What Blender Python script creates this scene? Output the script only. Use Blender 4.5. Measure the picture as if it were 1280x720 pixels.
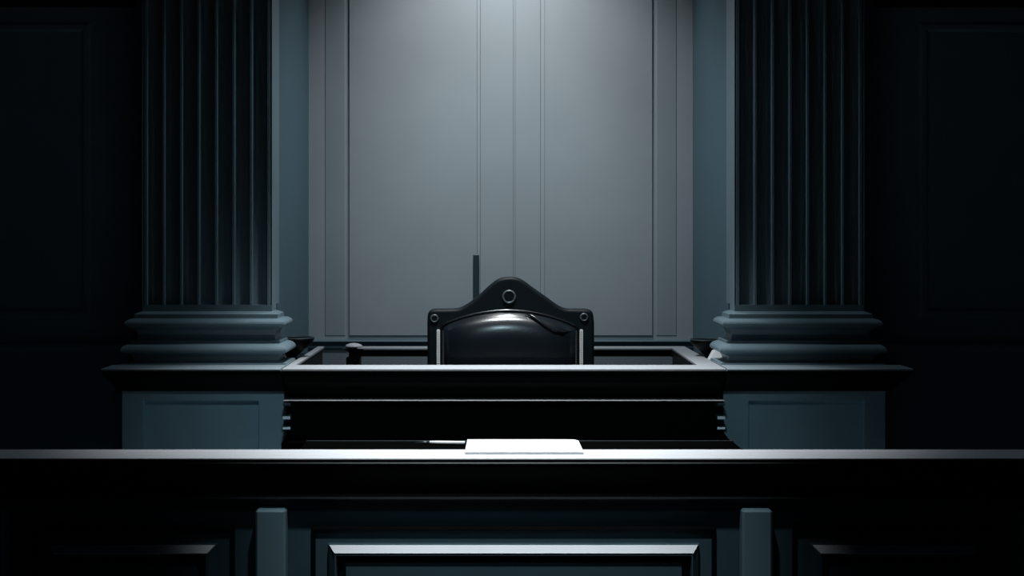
import bpy, bmesh, math
from mathutils import Vector, Matrix
for o in list(bpy.data.objects): bpy.data.objects.remove(o)
C = bpy.context.scene.collection
scn = bpy.context.scene
PI = math.pi
AX = 0.065            # centre line of the bench and the niche

# ------------------------------------------------------------ camera, world, lights
cd = bpy.data.cameras.new('camera'); cam = bpy.data.objects.new('camera', cd); C.objects.link(cam)
cam.location = (0, 0, 1.78); cam.rotation_euler = (PI/2, 0, 0)
cd.sensor_width = 36; cd.lens = 36*1600/1280
cd.shift_x = 29/1280; cd.shift_y = -60/1280
cd.clip_start = 0.05
scn.camera = cam
w = bpy.data.worlds.new('world'); scn.world = w; w.use_nodes = True
w.node_tree.nodes['Background'].inputs[0].default_value = (0.25, 0.5, 0.8, 1)
w.node_tree.nodes['Background'].inputs[1].default_value = 0.0025
scn.view_settings.view_transform = 'Standard'; scn.view_settings.look = 'None'
scn.view_settings.exposure = 0; scn.view_settings.gamma = 1
scn.view_settings.use_curve_mapping = False

def spot(name, loc, target, energy, color, angle, blend, size):
    l = bpy.data.lights.new(name, 'SPOT'); l.energy = energy; l.color = color
    l.spot_size = math.radians(angle); l.spot_blend = blend; l.shadow_soft_size = size
    o = bpy.data.objects.new(name, l); C.objects.link(o); o.location = loc
    o.rotation_euler = (Vector(target)-Vector(loc)).to_track_quat('-Z', 'Y').to_euler()
    return o
spot('niche_downlight', (AX+0.02, 6.25, 4.0), (AX+0.02, 6.75, 2.0), 150, (0.95, 0.98, 1.0), 104, 1.0, 0.12)
spot('wall_fill', (AX, 5.0, 3.9), (AX, 7.0, 1.8), 62, (0.88, 0.96, 1.0), 44, 1.0, 0.12)  # added fill without a fixture, lifts the lower back wall
spot('centre_fill', (AX, 5.52, 3.20), (AX, 5.52, 0.0), 34, (0.75, 0.90, 1.0), 165, 0.8, 0.06)  # added wide light, no lamp there: rakes the pilaster flutes
spot('bench_downlight', (AX-0.04, 5.08, 4.3), (AX-0.04, 5.0, 1.1), 1150, (0.94, 0.975, 1.0), 58, 1.0, 0.10)
spot('panel_fill', (AX, 2.9, 4.2), (AX, 4.03, 0.85), 430, (0.90, 0.97, 1.0), 33, 1.0, 0.08)  # added narrow spot, brightens the middle panel of the partition
spot('front_fill', (AX-0.1, 1.6, 4.1), (AX-0.1, 5.4, 0.95), 85, (0.62, 0.86, 1.0), 38, 1.0, 0.20)  # added blue fill from the front for the upright faces

# ------------------------------------------------------------ materials
def mat(name, col, rough=0.5, spec=0.5, coat=0.0, var=0.06, scale=6, bump=0.0, metal=0.0, stretch=(1,1,1)):
    m = bpy.data.materials.new(name); m.use_nodes = True
    nt = m.node_tree; b = nt.nodes['Principled BSDF']
    tc = nt.nodes.new('ShaderNodeTexCoord'); mp = nt.nodes.new('ShaderNodeMapping')
    mp.inputs['Scale'].default_value = stretch
    n = nt.nodes.new('ShaderNodeTexNoise'); n.inputs['Scale'].default_value = scale; n.inputs['Detail'].default_value = 5
    r = nt.nodes.new('ShaderNodeValToRGB')
    r.color_ramp.elements[0].position = 0.3; r.color_ramp.elements[1].position = 0.7
    r.color_ramp.elements[0].color = (*[c*(1-var) for c in col], 1)
    r.color_ramp.elements[1].color = (*[min(1, c*(1+var)) for c in col], 1)
    nt.links.new(tc.outputs['Object'], mp.inputs[0]); nt.links.new(mp.outputs[0], n.inputs['Vector'])
    nt.links.new(n.outputs[0], r.inputs[0]); nt.links.new(r.outputs[0], b.inputs['Base Color'])
    b.inputs['Roughness'].default_value = rough; b.inputs['Specular IOR Level'].default_value = spec
    b.inputs['Coat Weight'].default_value = coat; b.inputs['Coat Roughness'].default_value = 0.15
    b.inputs['Metallic'].default_value = metal
    if bump:
        bp = nt.nodes.new('ShaderNodeBump'); bp.inputs['Strength'].default_value = bump; bp.inputs['Distance'].default_value = 0.002
        nt.links.new(n.outputs[0], bp.inputs['Height']); nt.links.new(bp.outputs[0], b.inputs['Normal'])
    return m
M_wall = mat('wall_paint', (0.288, 0.324, 0.350), 0.55, 0.4, scale=3, var=0.04)
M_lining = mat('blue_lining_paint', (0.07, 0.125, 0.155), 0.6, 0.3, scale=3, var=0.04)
M_cap = mat('pedestal_cap_paint', (0.19, 0.235, 0.26), 0.45, 0.4)
M_trim = mat('wall_edge_light_tint', (0.24, 0.285, 0.31), 0.55, 0.4, scale=3, var=0.04)  # bluish, dimmer light at the wall's edges put into the colour
M_benchtop = mat('bench_top_lit_grey', (0.27, 0.285, 0.30), 0.5, 0.35, var=0.05, scale=10, stretch=(1, 6, 6))  # bench top coloured grey for the strong light from above
M_strip = mat('strip_highlight_paint', (0.72, 0.75, 0.79), 0.45, 0.5, var=0.04)  # pale colour painted as the highlight on the panel mouldings
M_paint = mat('blue_grey_paint', (0.13, 0.19, 0.22), 0.32, 0.6, var=0.05)
M_side = mat('dark_wall_paint', (0.20, 0.31, 0.39), 0.6, 0.3, var=0.06)
M_front = mat('bench_front_paint', (0.040, 0.080, 0.100), 0.45, 0.4, var=0.06)
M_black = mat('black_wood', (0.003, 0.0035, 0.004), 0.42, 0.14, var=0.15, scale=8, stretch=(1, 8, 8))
M_ped = mat('pedestal_lit_paint', (0.56, 0.82, 0.92), 0.5, 0.4, var=0.05)  # blue-grey paint lightened in place of light from the front
M_stile = mat('stile_paint', (0.14, 0.24, 0.285), 0.45, 0.4, var=0.05)
M_desk = mat('black_desk_top', (0.0012, 0.0012, 0.0012), 0.7, 0.0)
M_top = mat('top_lit_grey', (0.44, 0.45, 0.475), 0.5, 0.35, var=0.05, scale=10, stretch=(1, 6, 6))  # ledge and newel cap coloured pale for light falling on their tops
M_leather = mat('black_leather', (0.003, 0.005, 0.007), 0.25, 0.5, 0.4, var=0.2, scale=90, bump=0.15)
M_frame = mat('black_leather_frame', (0.003, 0.006, 0.008), 0.5, 0.12, var=0.2, scale=60, bump=0.12)
M_nail = mat('pale_metal', (0.80, 0.80, 0.78), 0.4, 0.5, metal=0.1, scale=30)
M_dmetal = mat('dark_metal', (0.03, 0.04, 0.045), 0.35, 0.5, metal=0.5)
M_post = mat('dark_post_paint', (0.02, 0.036, 0.044), 0.5, 0.3)
M_ring = mat('button_metal', (0.08, 0.10, 0.11), 0.4, 0.5, metal=0.3)
M_paper = mat('white_paper', (0.60, 0.62, 0.645), 0.6, 0.3, var=0.01)
M_floor = mat('dark_floor', (0.02, 0.025, 0.03), 0.4, 0.4, var=0.2)
M_ceil = mat('ceiling_paint', (0.10, 0.11, 0.12), 0.7, 0.2)

# ------------------------------------------------------------ helpers
def new(): return bmesh.new()
def add_box(bm, x0, x1, y0, y1, z0, z1):
    v = [bm.verts.new(p) for p in ((x0,y0,z0),(x1,y0,z0),(x1,y1,z0),(x0,y1,z0),(x0,y0,z1),(x1,y0,z1),(x1,y1,z1),(x0,y1,z1))]
    for f in ((0,3,2,1),(4,5,6,7),(0,1,5,4),(1,2,6,5),(2,3,7,6),(3,0,4,7)): bm.faces.new([v[i] for i in f])
def add_loft(bm, x0, x1, y0, y1, prof, ml=1, mr=1):
    """rectangle in plan swept up a profile of (offset, z): mitred mouldings all round"""
    rings = []
    for o, z in prof:
        rings.append([bm.verts.new(p) for p in ((x0-o*ml,y0-o,z),(x1+o*mr,y0-o,z),(x1+o*mr,y1+o,z),(x0-o*ml,y1+o,z))])
    for a, b in zip(rings, rings[1:]):
        for i in range(4): bm.faces.new((a[i], a[(i+1)%4], b[(i+1)%4], b[i]))
    bm.faces.new(rings[0][::-1]); bm.faces.new(rings[-1])
def add_prism(bm, pts, a0, a1, axis='y'):
    """closed outline extruded along an axis; pts are the other two coordinates"""
    def P(p, a):
        return {'y': (p[0], a, p[1]), 'z': (p[0], p[1], a), 'x': (a, p[0], p[1])}[axis]
    A = [bm.verts.new(P(p, a0)) for p in pts]; B = [bm.verts.new(P(p, a1)) for p in pts]
    n = len(pts)
    for i in range(n): bm.faces.new((A[i], A[(i+1)%n], B[(i+1)%n], B[i]))
    bm.faces.new(A[::-1]); bm.faces.new(B)
def add_tube(bm, pts, r, n=12, closed=False):
    pts = [Vector(p) for p in pts]; rings = []; m = len(pts)
    for i, p in enumerate(pts):
        a = pts[(i-1) % m] if (closed or i > 0) else p
        b = pts[(i+1) % m] if (closed or i < m-1) else p
        t = (b-a).normalized(); up = Vector((0,0,1)) if abs(t.z) < 0.9 else Vector((0,1,0))
        u = t.cross(up).normalized(); v = t.cross(u).normalized()
        rr = r[i] if isinstance(r, (list, tuple)) else r
        rings.append([bm.verts.new(p + rr*(math.cos(2*PI*k/n)*u + math.sin(2*PI*k/n)*v)) for k in range(n)])
    for i in range(m if closed else m-1):
        a, b = rings[i], rings[(i+1) % m]
        for k in range(n): bm.faces.new((a[k], a[(k+1)%n], b[(k+1)%n], b[k]))
    if not closed: bm.faces.new(rings[0][::-1]); bm.faces.new(rings[-1])
def add_lathe(bm, prof, cx=0, cy=0, n=32, sx=1, sy=1):
    rings = [[bm.verts.new((cx+sx*r*math.cos(2*PI*k/n), cy+sy*r*math.sin(2*PI*k/n), z)) for k in range(n)] for r, z in prof]
    for a, b in zip(rings, rings[1:]):
        for k in range(n): bm.faces.new((a[k], a[(k+1)%n], b[(k+1)%n], b[k]))
    bm.faces.new(rings[0][::-1]); bm.faces.new(rings[-1])
def obj(name, bm, m, parent=None, bevel=0.0, smooth=False, seg=2, loc=None):
    bmesh.ops.recalc_face_normals(bm, faces=bm.faces)
    me = bpy.data.meshes.new(name); bm.to_mesh(me); bm.free(); me.materials.append(m)
    o = bpy.data.objects.new(name, me); C.objects.link(o)
    if parent is not None: o.parent = parent
    if bevel:
        b = o.modifiers.new('bevel', 'BEVEL'); b.width = bevel; b.segments = seg; b.limit_method = 'ANGLE'; b.angle_limit = 0.6
    if smooth:
        for p in me.polygons: p.use_smooth = True
    return o
def thing(name, label, cat, loc=(0,0,0), group=None):
    o = bpy.data.objects.new(name, None); C.objects.link(o); o.location = loc; o.empty_display_size = 0.1
    o['label'] = label; o['category'] = cat
    if group: o['group'] = group
    return o
def settle(t):
    """children were modelled in world coordinates: make them local to the thing's base"""
    for c in t.children_recursive:
        if c.parent == t: c.location = (-t.location.x, -t.location.y, -t.location.z)
def tag(o, label, cat, group=None):
    o['label'] = label; o['category'] = cat
    if group: o['group'] = group
    return o
def struct(name, bm, m, **k):
    o = obj(name, bm, m, **k); o['kind'] = 'structure'; return o
def bead(o0, z0, z1, out, n=8):
    """half-round moulding profile bulging out between two heights"""
    c = (z0+z1)/2; h = (z1-z0)/2
    return [(o0 + out*math.cos(-PI/2 + PI*i/n), c + h*math.sin(-PI/2 + PI*i/n)) for i in range(n+1)]

# ------------------------------------------------------------ setting
NX0, NX1 = AX-1.062, AX+1.062      # niche side faces
YW, YB = 5.95, 7.0                 # outer wall face, niche back face
H = 4.5
b = new(); add_box(b, -4.5, 4.7, -1.5, 7.3, -0.1, 0); struct('floor', b, M_floor)
b = new(); add_box(b, -2.9, 3.1, 5.28, 7.0, 0, 0.3); struct('trim_1', b, M_floor)          # raised platform
b = new(); add_box(b, -4.5, 4.7, -1.5, 7.3, H, H+0.1); struct('ceiling', b, M_ceil)
b = new(); add_box(b, NX0, NX1, YB, YB+0.2, 0, H); struct('wall_back', b, M_wall)
for nm, x0, x1 in (('wall_left', -4.5, NX0), ('wall_right', NX1, 4.7)):
    b = new(); add_box(b, x0, x1, YW, YB+0.2, 0, H); struct(nm, b, M_side)
# niche linings in a darker, bluer colour than the back wall
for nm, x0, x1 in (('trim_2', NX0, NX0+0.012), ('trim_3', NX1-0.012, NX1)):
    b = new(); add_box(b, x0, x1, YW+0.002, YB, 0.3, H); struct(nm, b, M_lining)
# back wall: tall doors / panels. stiles, recessed grooves
def WX(px): return (px-611)*7/1600
b = new()
def panel_bm(b, x0, x1, z0, z1, y, d=0.012, fr=0.02):
    """flat raised field with a chamfered edge"""
    n0 = [(x0,z0),(x1,z0),(x1,z1),(x0,z1)]
    n1 = [(x0+fr,z0+fr),(x1-fr,z0+fr),(x1-fr,z1-fr),(x0+fr,z1-fr)]
    A=[b.verts.new((p[0],y,p[1])) for p in n0]; B=[b.verts.new((p[0],y-d,p[1])) for p in n1]
    for i in range(4): b.faces.new((A[i],A[(i+1)%4],B[(i+1)%4],B[i]))
    b.faces.new(B); b.faces.new(A[::-1])
zb = 1.255
panel_bm(b, WX(436), WX(597), zb, 4.2, YB, 0.010, 0.005)
struct('trim_4', b, M_wall)
b = new(); panel_bm(b, WX(680), WX(816), zb, 4.2, YB, 0.010, 0.005); struct('trim_5', b, M_wall)
b = new(); panel_bm(b, WX(600), WX(642.0), zb, 4.2, YB, 0.009, 0.003); struct('trim_6', b, M_wall)
b = new(); panel_bm(b, WX(643.6), WX(676), zb, 4.2, YB, 0.009, 0.003); struct('trim_7', b, M_wall)
b = new(); panel_bm(b, WX(406), WX(432), zb, 4.2, YB, 0.003, 0.005); struct('trim_8', b, M_trim)
b = new(); panel_bm(b, WX(820), WX(846), zb, 4.2, YB, 0.003, 0.005); struct('trim_9', b, M_trim)
# dado rail along the niche back wall
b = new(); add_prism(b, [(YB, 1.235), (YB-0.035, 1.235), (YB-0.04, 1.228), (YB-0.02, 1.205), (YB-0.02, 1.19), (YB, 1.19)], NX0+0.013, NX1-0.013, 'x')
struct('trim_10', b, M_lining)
# outer walls: chair rail and tall panel frames
for k, (xa, xb, pa, pb) in enumerate(((-4.4, AX-1.70, -3.3, -1.85), (AX+1.72, 4.6, 2.0, 3.5))):
    b = new(); add_prism(b, [(YW, 1.30), (YW-0.03, 1.30), (YW-0.035, 1.285), (YW-0.012, 1.26), (YW-0.012, 1.22), (YW, 1.22)], xa, xb, 'x')
    struct('trim_%d' % (11+k), b, M_side)
    b = new()
    rings = []
    for o, y in ((0.0, YW+0.004), (0.0, YW-0.004), (0.012, YW-0.010), (0.03, YW-0.010), (0.05, YW+0.004)):
        rings.append([b.verts.new(p) for p in ((pa+o, y, 1.42+o), (pb-o, y, 1.42+o), (pb-o, y, 2.79-o), (pa+o, y, 2.79-o))])
    rings.append(rings[0])
    for A_, B_ in zip(rings, rings[1:]):
        for i in range(4): b.faces.new((A_[i], A_[(i+1)%4], B_[(i+1)%4], B_[i]))
    struct('trim_%d' % (13+k), b, M_side)
    b = new(); add_box(b, xa, xb, YW-0.05, YW, 2.86, 3.02); struct('trim_%d' % (15+k), b, M_black, bevel=0.01)

# ------------------------------------------------------------ pilasters on pedestals
def pilaster(sgn, label, plabel):
    # local side: inner edge nearest the niche
    xi = AX + sgn*1.039; xo = AX + sgn*1.621
    x0, x1 = min(xi, xo), max(xi, xo)
    yf, yb = 5.75, YW-0.002
    t = thing('fluted_pilaster', label, 'pilaster', ((x0+x1)/2, yf, 1.2265), 'fluted pilasters flanking the niche')
    # base mouldings
    b = new()
    prof = [(0.074, 1.2270), (0.074, 1.2330), (0.040, 1.2350), (0.030, 1.2400), (0.033, 1.2600), (0.052, 1.2730), (0.072, 1.2790), (0.0775, 1.2840), (0.0785, 1.2890),
            (0.0770, 1.2960), (0.0720, 1.3040), (0.0640, 1.3110), (0.0540, 1.3160), (0.0450, 1.3190), (0.0450, 1.3300), (0.0180, 1.3340), (0.0150, 1.3560), (0.0230, 1.3780),
            (0.0460, 1.3920), (0.0600, 1.3970), (0.0645, 1.4020), (0.0650, 1.4070), (0.0630, 1.4140), (0.0570, 1.4210), (0.0470, 1.4265), (0.0300, 1.4295),
            (0.0300, 1.4480), (0.0120, 1.4560), (0.0, 1.4600), (0.0, 1.4885)]
    add_loft(b, x0, x1, yf, yb-0.08, prof)
    obj('base', b, M_paint, t)
    # fluted shaft: cross-section with seven flutes and a quirk at each corner
    pitch = 0.0785; fil = 0.009; n = 7
    start = (x0+x1)/2 - pitch*n/2
    pts = [(x0, yf)]
    q = 0.009
    for s in (0,):
        pts += [(start-0.016, yf), (start-0.012, yf+q), (start-0.007, yf)]
    for k in range(n):
        a = start + k*pitch + fil/2; c = start + (k+1)*pitch - fil/2
        if k: pass
        for j in range(11):
            u = j/10; ang = PI*u
            pts.append((a + (c-a)*(1-math.cos(ang))/2, yf + 0.036*math.sin(ang)))
    e = start + n*pitch
    pts += [(e+0.007, yf), (e+0.012, yf+q), (e+0.016, yf), (x1, yf), (x1, yb), (x0, yb)]
    # drop duplicates
    pp = []
    for p in pts:
        if not pp or (abs(p[0]-pp[-1][0]) + abs(p[1]-pp[-1][1])) > 1e-5: pp.append(p)
    b = new(); add_prism(b, pp, 1.4885, H-0.001, 'z'); obj('shaft', b, M_paint, t)
    settle(t)
    # pedestal
    px0, px1 = (x0-0.048, x1+0.078) if sgn < 0 else (x0-0.078, x1+0.048)
    pf = 5.60; ml, mr = (0.7, 0) if sgn < 0 else (0, 1)
    p = thing('pedestal', plabel, 'pedestal', ((px0+px1)/2, pf, 0.3), 'pedestals under the pilasters')
    b = new(); ybk = YW-0.002
    # body: frame round a recessed panel on the front
    fx0, fx1 = px0+0.09, px1-0.11
    if sgn > 0: fx0, fx1 = px0+0.11, px1-0.09
    zt, zr0, zr1 = 1.1210, 0.50, 1.077
    add_box(b, px0, px1, pf+0.032, ybk-0.09, 0.3, zt)
    for (a0, a1, c0, c1) in ((px0, fx0, 0.3, zt), (fx1, px1, 0.3, zt), (fx0, fx1, 0.3, zr0), (fx0, fx1, zr1, zt)):
        add_box(b, a0, a1, pf, pf+0.032, c0, c1)
    obj('body', b, M_ped, p)
    b = new(); 
    panel_bm(b, fx0+0.004, fx1-0.004, zr0+0.004, zr1-0.016, pf+0.032, 0.002, 0.004); obj('panel', b, M_ped, p)
    b = new()
    add_loft(b, px0, px1, pf, ybk-0.09, [(0.02, 1.1212), (0.03, 1.135), (0.05, 1.16), (0.075, 1.185), (0.085, 1.20), (0.09, 1.215)], ml, mr)
    obj('cornice', b, M_black, p)  # black stands in for the shade under the cap's overhang
    b = new(); add_loft(b, px0, px1, pf, ybk-0.096, [(0.090, 1.2155), (0.094, 1.2190), (0.094, 1.2235), (0.090, 1.2265)], ml, mr); obj('cap', b, M_cap, p)
    settle(p)
pilaster(-1, 'tall fluted blue-grey pilaster left of the chair, rising from a stepped base', 'dark panelled pedestal carrying the left fluted pilaster')
pilaster(1, 'tall fluted blue-grey pilaster right of the chair, rising from a stepped base', 'dark panelled pedestal carrying the right fluted pilaster')

# ------------------------------------------------------------ judge's bench
BX0, BX1 = AX-0.955, AX+0.955; ZT = 1.2265
t = thing('judge_bench', 'long black judge bench with a top edge coloured as lit, between the two pedestals', 'bench', (AX, 5.5, 0.3))
b = new()
yb0, yb1 = 5.56, 5.66
prof = [(0.0, 0.3), (0.0, 0.93), (0.012, 0.935), (0.012, 0.945), (0.0, 0.95), (0.0, 1.0)]
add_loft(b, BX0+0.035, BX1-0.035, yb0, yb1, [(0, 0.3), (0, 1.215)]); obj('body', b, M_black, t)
b = new(); add_loft(b, BX0+0.035, BX1-0.035, yb0, yb1, [(0.0, 1.10), (0.018, 1.115), (0.022, 1.14), (0.040, 1.165), (0.052, 1.19), (0.055, 1.2148)], 0.6, 0.6)
obj('cornice', b, M_black, t)  # crown coloured black for the shade below the bench top
M_gloss = mat('bead_highlight_grey', (0.16, 0.165, 0.17), 0.25, 0.5, var=0.1)  # base colour raised to grey to paint the bead's highlight
M_satin = mat('black_satin_moulding', (0.015, 0.018, 0.020), 0.5, 0.3, var=0.1)
for x0, x1 in ((BX0+0.002, BX0+0.034), (BX1-0.034, BX1-0.002)):
    for z0, z1 in ((1.070, 1.078), (1.008, 1.020), (0.965, 0.973)):
        b = new(); add_prism(b, [(5.512, z0), (5.55, z0-0.012), (5.60, z0-0.012), (5.60, z1), (5.516, z1)], x0, x1, 'x'); obj('return_moulding', b, M_paint, t)  # coloured lighter than the bench to paint the moulding ends as lit
for z, mm, r in ((1.088, M_gloss, 0.006),):
    b = new(); add_loft(b, BX0+0.035, BX1-0.035, yb0, yb1, bead(0.0, z-r, z+r, 0.052, 8), 0.6, 0.6); obj('moulding', b, mm, t)
b = new(); add_loft(b, BX0+0.035, BX1-0.035, yb0, yb1, [(0, 0.86), (0.03, 0.862), (0.04, 0.875), (0.04, 0.905), (0.02, 0.918), (0, 0.920)]); obj('plinth_moulding', b, M_desk, t)
b = new(); add_prism(b, [(BX0, 5.50), (BX1, 5.50), (BX1, 5.675), (BX0, 5.675)], 1.2152, ZT, 'z'); obj('benchtop', b, M_benchtop, t, bevel=0.003)
b = new(); add_prism(b, [(BX1, 5.6752), (BX1, 6.67), (BX1-0.08, 6.56), (BX1-0.095, 5.6752)], 1.2152, ZT, 'z'); obj('arm', b, M_benchtop, t, bevel=0.002)
b = new(); add_prism(b, [(BX0, 5.6752), (BX0+0.034, 5.6752), (BX0+0.034, 6.66), (BX0, 6.66)], 1.2152, ZT, 'z'); obj('arm', b, M_benchtop, t, bevel=0.002)
for z0, z1, y0, y1, nm in ((ZT-0.045, 1.2150, 5.68, 6.65, 'arm_fascia'),):
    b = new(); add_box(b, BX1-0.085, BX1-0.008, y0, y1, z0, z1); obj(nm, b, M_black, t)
for x, wd, zz in ((BX0+0.004, 0.026, 1.2150), (BX1-0.07, 0.055, ZT-0.0452)):      # side panels under the arms
    b = new(); add_box(b, x, x+wd, 5.68, 6.62, 0.3, zz); obj('side_panel', b, M_black, t)
b = new()   # curved bracket at the bench's right foot
xr = BX1-0.035
pts = [(xr, 1.00), (xr+0.006, 0.985), (xr+0.016, 0.965), (xr+0.032, 0.945), (xr+0.052, 0.92), (xr+0.075, 0.895), (xr+0.09, 0.86), (xr+0.095, 0.84), (xr+0.095, 0.3), (xr, 0.3)]
add_prism(b, pts, 5.53, 5.585, 'y'); obj('bracket', b, M_black, t)
rx0, rx1 = -0.675, BX1-0.08
b = new(); add_prism(b, [(rx0, 6.56), (rx1-0.001, 6.56), (BX1-0.001, 6.671), (rx0, 6.671)], ZT-0.0112, ZT, 'z'); obj('handrail', b, M_benchtop, t, bevel=0.003)
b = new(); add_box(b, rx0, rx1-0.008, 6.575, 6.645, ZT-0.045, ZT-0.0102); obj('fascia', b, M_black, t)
b = new(); add_box(b, rx0, rx1, 6.59, 6.63, 0.42, 0.48); obj('bottom_rail', b, M_black, t)
for x in (-0.12, 0.30):
    b = new(); add_lathe(b, [(0.02,0.48),(0.02,0.52),(0.012,0.56),(0.022,0.68),(0.012,0.86),(0.016,0.95),(0.016,1.1810)], x, 6.61, 12)
    obj('baluster', b, M_black, t, smooth=True)
b = new(); add_loft(b, rx0-0.057, rx0+0.013, 6.57, 6.65, [(0, 0.3), (0, 1.175), (-0.012, 1.18), (-0.012, 1.205), (0.02, 1.222)]); obj('newel_post', b, M_black, t)
b = new(); add_lathe(b, [(0.03, 1.2225), (0.044, 1.228), (0.045, 1.232), (0.038, 1.240), (0.02, 1.246), (0.005, 1.248)], rx0-0.022, 6.61, 24); obj('newel_cap', b, M_top, t, smooth=True)
settle(t)

# flared dark finials on the two arms
for nm, x0, x1 in (('trim_17', NX0+0.0125, BX0-0.003), ('trim_18', BX1+0.003, NX1-0.0125)):
    b = new(); add_box(b, x0, x1, YW+0.003, 6.45, 0.3, ZT-0.016); struct(nm, b, M_black)     # dark ledge beside the arm
FZ = ZT-0.0155
def finial(x, y, r, h, lean, label):
    t = thing('finial', label, 'finial', (x, y, FZ), 'dark finials beside the pilaster bases')
    def shear(b):
        for v in b.verts: v.co.x += lean*max(0, v.co.z-0.02)/(h-0.02)
    k = h/0.114
    b = new()
    add_lathe(b, [(0.028, 0.0), (0.030, 0.008*k), (0.022, 0.014*k), (0.028, 0.024*k), (0.60*r, 0.045*k), (0.82*r, 0.07*k), (0.96*r, 0.092*k), (r, 0.106*k), (0.99*r, 0.112*k), (0.92*r, 0.114*k), (0.7*r, 0.108*k), (0.1*r, 0.106*k)], 0, 0, 36)
    shear(b); obj('bowl', b, M_black, t, smooth=True)
    b = new(); add_tube(b, [(0.95*r*math.cos(a*PI/18), 0.95*r*math.sin(a*PI/18), h) for a in range(36)], 0.004, 8, True)
    shear(b); obj('rim', b, M_post, t, smooth=True)
finial(-0.937, 6.08, 0.078, 0.104, 0.032, 'dark flared finial beside the left pilaster base')
finial(1.058, 6.12, 0.072, 0.092, -0.024, 'dark flared finial beside the right pilaster base')
b = new()
A = [(-0.045, -0.01, 0.0), (0.045, -0.02, 0.0), (0.045, 0.05, 0.0), (-0.045, 0.05, 0.0), (-0.02, 0.03, 0.032), (0.0, 0.028, 0.036)]
v = [b.verts.new(p) for p in A]
for f in ((0,3,2,1),(0,1,5,4),(1,2,5),(2,3,4,5),(3,0,4)): b.faces.new([v[i] for i in f])
o = obj('pale_wedge', b, M_paper, bevel=0.001); o.location = (1.072, 6.0, FZ+0.0005); o.scale = (1.0, 0.9, 1.6)  # pale wedge-shaped piece set on the dark ledge
tag(o, 'small pale wedge lying beside the right pilaster base', 'card')

# ------------------------------------------------------------ chair
CY = 6.08
def CP(px, py): return ((px-611)*CY/1600, 1.78-(py-300)*CY/1600)
t = thing('leather_armchair', 'black leather high-back chair with a humped crest, behind the bench', 'chair', (0.11, CY+0.25, 0.3))
def smooth_curve(pts, n=6):
    out = []
    for i in range(len(pts)-1):
        p0 = pts[max(i-1, 0)]; p1 = pts[i]; p2 = pts[i+1]; p3 = pts[min(i+2, len(pts)-1)]
        for k in range(n):
            s = k/n
            out.append(tuple(0.5*((2*p1[j]) + (-p0[j]+p2[j])*s + (2*p0[j]-5*p1[j]+4*p2[j]-p3[j])*s*s + (-p0[j]+3*p1[j]-3*p2[j]+p3[j])*s**3) for j in (0, 1)))
    out.append(pts[-1]); return out
top = smooth_curve([CP(*p) for p in ((534,404),(535,392),(541,387),(556,386.5),(573,385.5),(586,379),(600,368),(612,357),(623,349),(637,346.3),(651,349),(667,360),(684,372),(698,382),(708,386),(722,386.5),(735,387),(741,391),(743,404))], 5)
xl, xr_ = top[0][0], top[-1][0]
outline = [(xl, 0.72)] + top + [(xr_, 0.72)]
b = new(); add_prism(b, outline, CY, CY+0.09, 'y'); obj('backrest', b, M_frame, t, bevel=0.016, seg=4)
# padded field: bulging grid under an arched top
ax0, ax1 = CP(552, 0)[0], CP(722, 0)[0]
b = new(); NU, NV = 40, 30; grid = []
for i in range(NU+1):
    u = i/NU; col = []
    x = ax0 + (ax1-ax0)*u
    zt = CP(0, 408 - 20*math.sin(PI*min(1, max(0, u)))**0.8 + 2*u)[1]
    for j in range(NV+1):
        v = j/NV; z = 0.80 + (zt-0.80)*v
        e = (max(0, 1-abs(2*u-1)**5))**0.5 * (max(0, 1-(abs(2*v-1))**4))**0.5
        col.append(b.verts.new((x, CY-0.085*e-0.001, z)))
    grid.append(col)
for i in range(NU):
    for j in range(NV): b.faces.new((grid[i][j], grid[i+1][j], grid[i+1][j+1], grid[i][j+1]))
obj('back_cushion', b, M_leather, t, smooth=True)
def XYZ(px, py, dy=0): x, z = CP(px, py); return (x, CY+dy, z)
# piping round the cushion with the crease at its upper right
b = new(); arc = [XYZ(552+170*i/30, 408-20*math.sin(PI*i/30)**0.8+2*i/30-1, -0.006) for i in range(31)]
add_tube(b, arc, 0.006, 8); obj('piping', b, M_leather, t, smooth=True)
b = new(); add_tube(b, [XYZ(656,391,-0.03), XYZ(664,394,-0.045), XYZ(672,399,-0.055), XYZ(680,405,-0.062), XYZ(690,411,-0.066), XYZ(702,414,-0.06), XYZ(714,413,-0.03)], [0.003,0.007,0.008,0.008,0.007,0.006,0.002], 10); obj('fold', b, M_leather, t, smooth=True)
for px in (548, 726.5):
    b = new(); z0, z1 = 0.86, CP(0, 412)[1]; x = CP(px, 0)[0]
    n = 46
    add_box(b, x-0.007, x+0.007, CY-0.006, CY+0.002, z0, z1)
    for k in range(n):
        z = z0 + (z1-z0)*(k+0.5)/n
        add_lathe(b, [(0.0085, 0), (0.0085, 0.001)], 0, 0, 8)
        vs = b.verts[:] if False else list(b.verts)[-16:]
        bmesh.ops.transform(b, matrix=Matrix.Translation((x, CY-0.007, z)) @ Matrix.Rotation(PI/2, 4, 'X'), verts=vs)
    s = obj('nailhead_strip', b, M_nail, t); s['label'] = 'pale metal nailhead strip'
for px, py, r, w_ in ((636.3,371,0.028,0.0055), (543,398,0.016,0.004), (730,396.5,0.016,0.004)):
    b = new(); c = XYZ(px, py, -0.004)
    add_tube(b, [(c[0]+r*math.cos(a*PI/16), c[1], c[2]+r*math.sin(a*PI/16)) for a in range(32)], w_, 8, True)
    rg = obj('button_ring', b, M_ring, t, smooth=True)
    b = new(); add_tube(b, [(c[0], c[1]+0.004, c[2]), (c[0], c[1]-0.003, c[2])], r*0.75, 20); obj('button', b, M_leather, rg)
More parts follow.
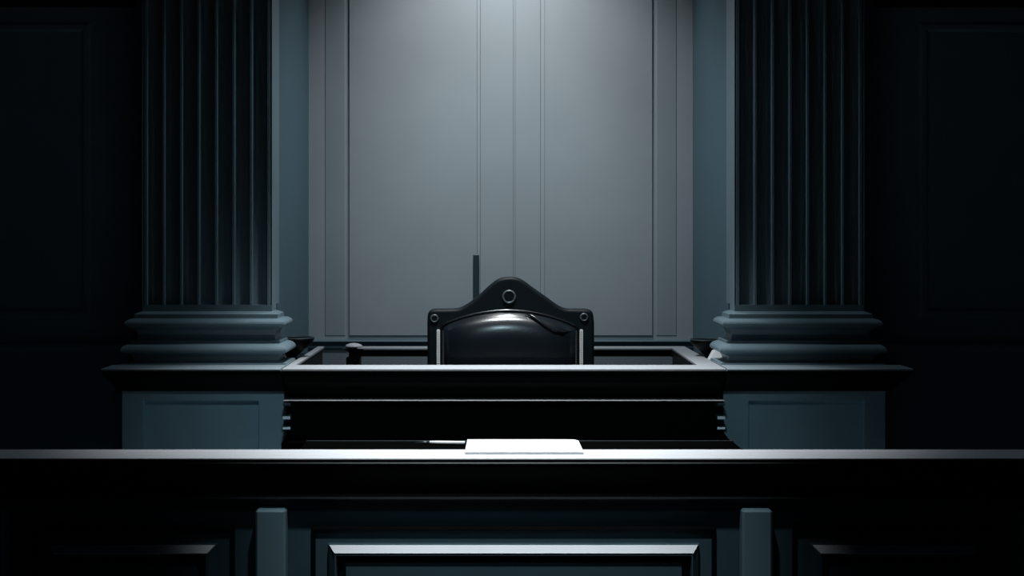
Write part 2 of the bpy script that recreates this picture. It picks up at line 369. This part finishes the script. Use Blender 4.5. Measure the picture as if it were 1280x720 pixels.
b = new(); add_box(b, xl+0.06, xr_-0.06, CY-0.62+0.08, CY-0.005, 0.70, 0.80) if False else add_box(b, xl+0.07, xr_-0.07, CY-0.36, CY-0.0, 0.68, 0.79)
obj('seat', b, M_leather, t, bevel=0.03, seg=4)
for s in (0, 1):
    x = xl+0.035 if s == 0 else xr_-0.035
    b = new(); add_tube(b, [(x, CY+0.0, 0.98), (x, CY-0.12, 0.99), (x, CY-0.28, 0.98), (x, CY-0.33, 0.94), (x, CY-0.30, 0.82), (x, CY-0.24, 0.72)], [0.03,0.034,0.034,0.03,0.026,0.026], 14)
    obj('armrest', b, M_leather, t, smooth=True)
yc = CY-0.16; xc = (xl+xr_)/2
b = new(); add_lathe(b, [(0.05, 0.40), (0.05, 0.46), (0.028, 0.47), (0.028, 0.66), (0.09, 0.665), (0.09, 0.6795)], xc, yc, 20); obj('pedestal_post', b, M_dmetal, t, smooth=False)
for k in range(5):
    a = 2*PI*k/5 + 0.3; d = Vector((math.cos(a), math.sin(a), 0)); c0 = Vector((xc, yc, 0.43))
    b = new(); e = c0 + d*0.27 - Vector((0,0,0.05)); add_tube(b, [c0+d*0.03, c0+d*0.15, e], [0.024, 0.02, 0.016], 10); lg = obj('leg', b, M_dmetal, t, smooth=True)
    b = new(); f = d.cross(Vector((0,0,1))); w0 = Vector((e.x, e.y, 0.33)); add_tube(b, [w0-f*0.018, w0+f*0.018], 0.03, 16); obj('caster', b, M_dmetal, lg)
t.location = (xc, yc, 0.3); settle(t)

# slim dark upright behind the chair
t = thing('post', 'slim dark upright post rising behind the left shoulder of the chair', 'post', (-0.062, 6.27, 0.3))
b = new(); add_loft(b, -0.014, 0.014, -0.01, 0.01, [(0.002, 0.0), (0.002, 1.36), (0.001, 1.405), (-0.001, 1.41)]); obj('shaft', b, M_post, t, bevel=0.003)
b = new(); add_loft(b, -0.05, 0.05, -0.05, 0.05, [(0.0, 0.0005), (0.0, 0.012), (-0.03, 0.02)]); obj('foot', b, M_dmetal, t)

# ------------------------------------------------------------ front bar (partition in the foreground)
FX0, FX1 = -3.2, 3.35
RZ = 1.0975
t = thing('front_partition', 'long dark panelled partition with a top ledge coloured as lit across the foreground', 'partition', (0.08, 4.1, 0))
b = new(); add_box(b, FX0, FX1, 4.0, 4.172, RZ-0.006, RZ); obj('ledge', b, M_top, t, bevel=0.002)
b = new()
add_prism(b, [(4.155, RZ-0.0062), (4.006, RZ-0.0062), (4.006, RZ-0.010), (4.014, RZ-0.012), (4.014, RZ-0.03), (4.03, RZ-0.06), (4.05, RZ-0.10), (4.055, RZ-0.128), (4.155, RZ-0.128)], FX0, FX1, 'x'); obj('fascia', b, M_black, t)  # shade under the ledge is put into this black
b = new(); add_prism(b, [(4.0138, RZ-0.0125), (4.003, RZ-0.0125), (4.0, RZ-0.0165), (4.003, RZ-0.021), (4.0138, RZ-0.021)], FX0, FX1, 'x'); obj('bead', b, M_satin, t)
b = new(); add_prism(b, [(4.0548, RZ-0.120), (4.040, RZ-0.128), (4.038, RZ-0.134), (4.045, RZ-0.140), (4.0548, RZ-0.142)], FX0, FX1, 'x'); obj('bead', b, M_satin, t)
b = new(); add_box(b, FX0, FX1, 4.075, 4.15, 0.0, RZ-0.1285); obj('backing', b, M_front, t)
def stile(x0, x1):
    b = new(); add_box(b, x0, x1, 4.020, 4.0745, 0.12, 0.932); obj('stile', b, M_stile, t, bevel=0.007, seg=1)
sw = 0.095
s1 = (320-611)*4.035/1600; s2 = (927-611)*4.035/1600
stiles = [s1-0.79-sw+0.0, s1, s2, s2+sw+0.79-0.0, s1-0.79*2-sw*2, s2+(0.79+sw)*2]
for s in stiles: stile(s, s+sw)
b = new(); add_box(b, FX0, FX1, 4.012, 4.0745, 0.0, 0.1198); obj('skirting', b, M_black, t, bevel=0.004)
def framed(x0, x1):
    """bolection frame round a raised field: outer step, sloping top edge coloured pale as a highlight"""
    zt, zb_ = 0.868, 0.26
    steps = [(0.052, 4.0745), (0.055, 4.060), (0.060, 4.052), (0.078, 4.030), (0.082, 4.030), (0.086, 4.0740)]
    b = new(); rings = []
    for o, y in steps:
        rings.append([b.verts.new(p) for p in ((x0+o, y, zb_+o), (x1-o, y, zb_+o), (x1-o, y, zt-o), (x0+o, y, zt-o))])
    for A_, B_ in zip(rings, rings[1:]):
        for i in range(4): b.faces.new((A_[i], A_[(i+1)%4], B_[(i+1)%4], B_[i]))
    for i in range(4): b.faces.new((rings[-1][i], rings[-1][(i+1)%4], rings[0][(i+1)%4], rings[0][i]))
    fr = obj('panel_moulding', b, M_front, t)
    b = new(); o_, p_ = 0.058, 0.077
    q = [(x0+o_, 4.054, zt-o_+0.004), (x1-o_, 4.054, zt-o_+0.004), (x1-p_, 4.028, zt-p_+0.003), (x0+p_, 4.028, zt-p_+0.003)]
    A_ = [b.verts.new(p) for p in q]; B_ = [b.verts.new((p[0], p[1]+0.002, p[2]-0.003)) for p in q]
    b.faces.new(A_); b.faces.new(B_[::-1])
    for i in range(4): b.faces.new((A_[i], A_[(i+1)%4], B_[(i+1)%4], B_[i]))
    obj('highlight_strip', b, M_strip, fr)  # painted highlight along the sloping top edge only
    b = new(); rings = []
    for o, y in ((-0.002, 4.0745), (0.0, 4.066), (0.008, 4.064), (0.012, 4.0745)):
        rings.append([b.verts.new(p) for p in ((x0+o, y, zb_+o), (x1-o, y, zb_+o), (x1-o, y, zt-o), (x0+o, y, zt-o))])
    rings.append(rings[0])
    for A_, B_ in zip(rings, rings[1:]):
        for i in range(4): b.faces.new((A_[i], A_[(i+1)%4], B_[(i+1)%4], B_[i]))
    obj('outer_shadow_bead', b, M_black, t)  # black colour draws the step's shadow line
    b = new(); panel_bm(b, x0+0.10, x1-0.10, zb_+0.10, zt-0.10, 4.0745, 0.032, 0.012); obj('panel', b, M_front, t)
gap = 0.076
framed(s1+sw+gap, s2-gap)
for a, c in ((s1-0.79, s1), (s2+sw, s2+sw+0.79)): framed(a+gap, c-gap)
settle(t)

# clerk's desk behind the partition
t = thing('desk', 'black desk top behind the lit-coloured ledge, under the white papers', 'desk', (0.10, 4.25, 0))
b = new(); add_box(b, -0.62, 0.83, 4.175, 4.345, RZ-0.03, RZ-0.002); obj('desktop', b, M_desk, t, bevel=0.002)
b = new(); add_box(b, -0.62, 0.83, 4.3452, 4.352, RZ-0.012, RZ+0.001); obj('edging', b, M_satin, t)
for x in (-0.60, 0.78):
    b = new(); add_box(b, x, x+0.03, 4.18, 4.34, 0.0, RZ-0.0305); obj('side_panel', b, M_black, t)
settle(t)

# papers and pen
b = new()
def sheet(bm, x0, x1, y0, y1, z0, z1, r=0.03, dx=0.0):
    pts = [(x0+dx, y0), (x1+dx, y0)] + [(x1+dx-r+r*math.cos(a*PI/12), y1-r+r*math.sin(a*PI/12)) for a in range(7)] + [(x0+dx+0.004, y1)]
    add_prism(bm, pts, z0, z1, 'z')
import random; random.seed(3)
for k in range(6):
    sheet(b, -0.075, 0.302, 4.075, 4.335, RZ+0.0005+k*0.0012, RZ+0.0005+k*0.0012+0.0009, 0.03, random.uniform(-0.0015, 0.0015))
o = obj('paper_stack', b, M_paper); tag(o, 'stack of white papers on the ledge in front of the chair', 'papers')
t = thing('pen', 'white pen with a dark tip lying left of the white papers', 'pen', (-0.08, 4.27, RZ+0.0055))
b = new(); add_tube(b, [(0.0, 0.0, 0), (-0.09, 0.008, 0), (-0.118, 0.0105, 0)], [0.006, 0.006, 0.005], 14); obj('barrel', b, M_paper, t, smooth=True)
b = new(); add_tube(b, [(-0.1185, 0.0105, 0), (-0.14, 0.0125, 0), (-0.168, 0.015, -0.002)], [0.0048, 0.003, 0.0008], 12); obj('tip', b, M_dmetal, t, smooth=True)
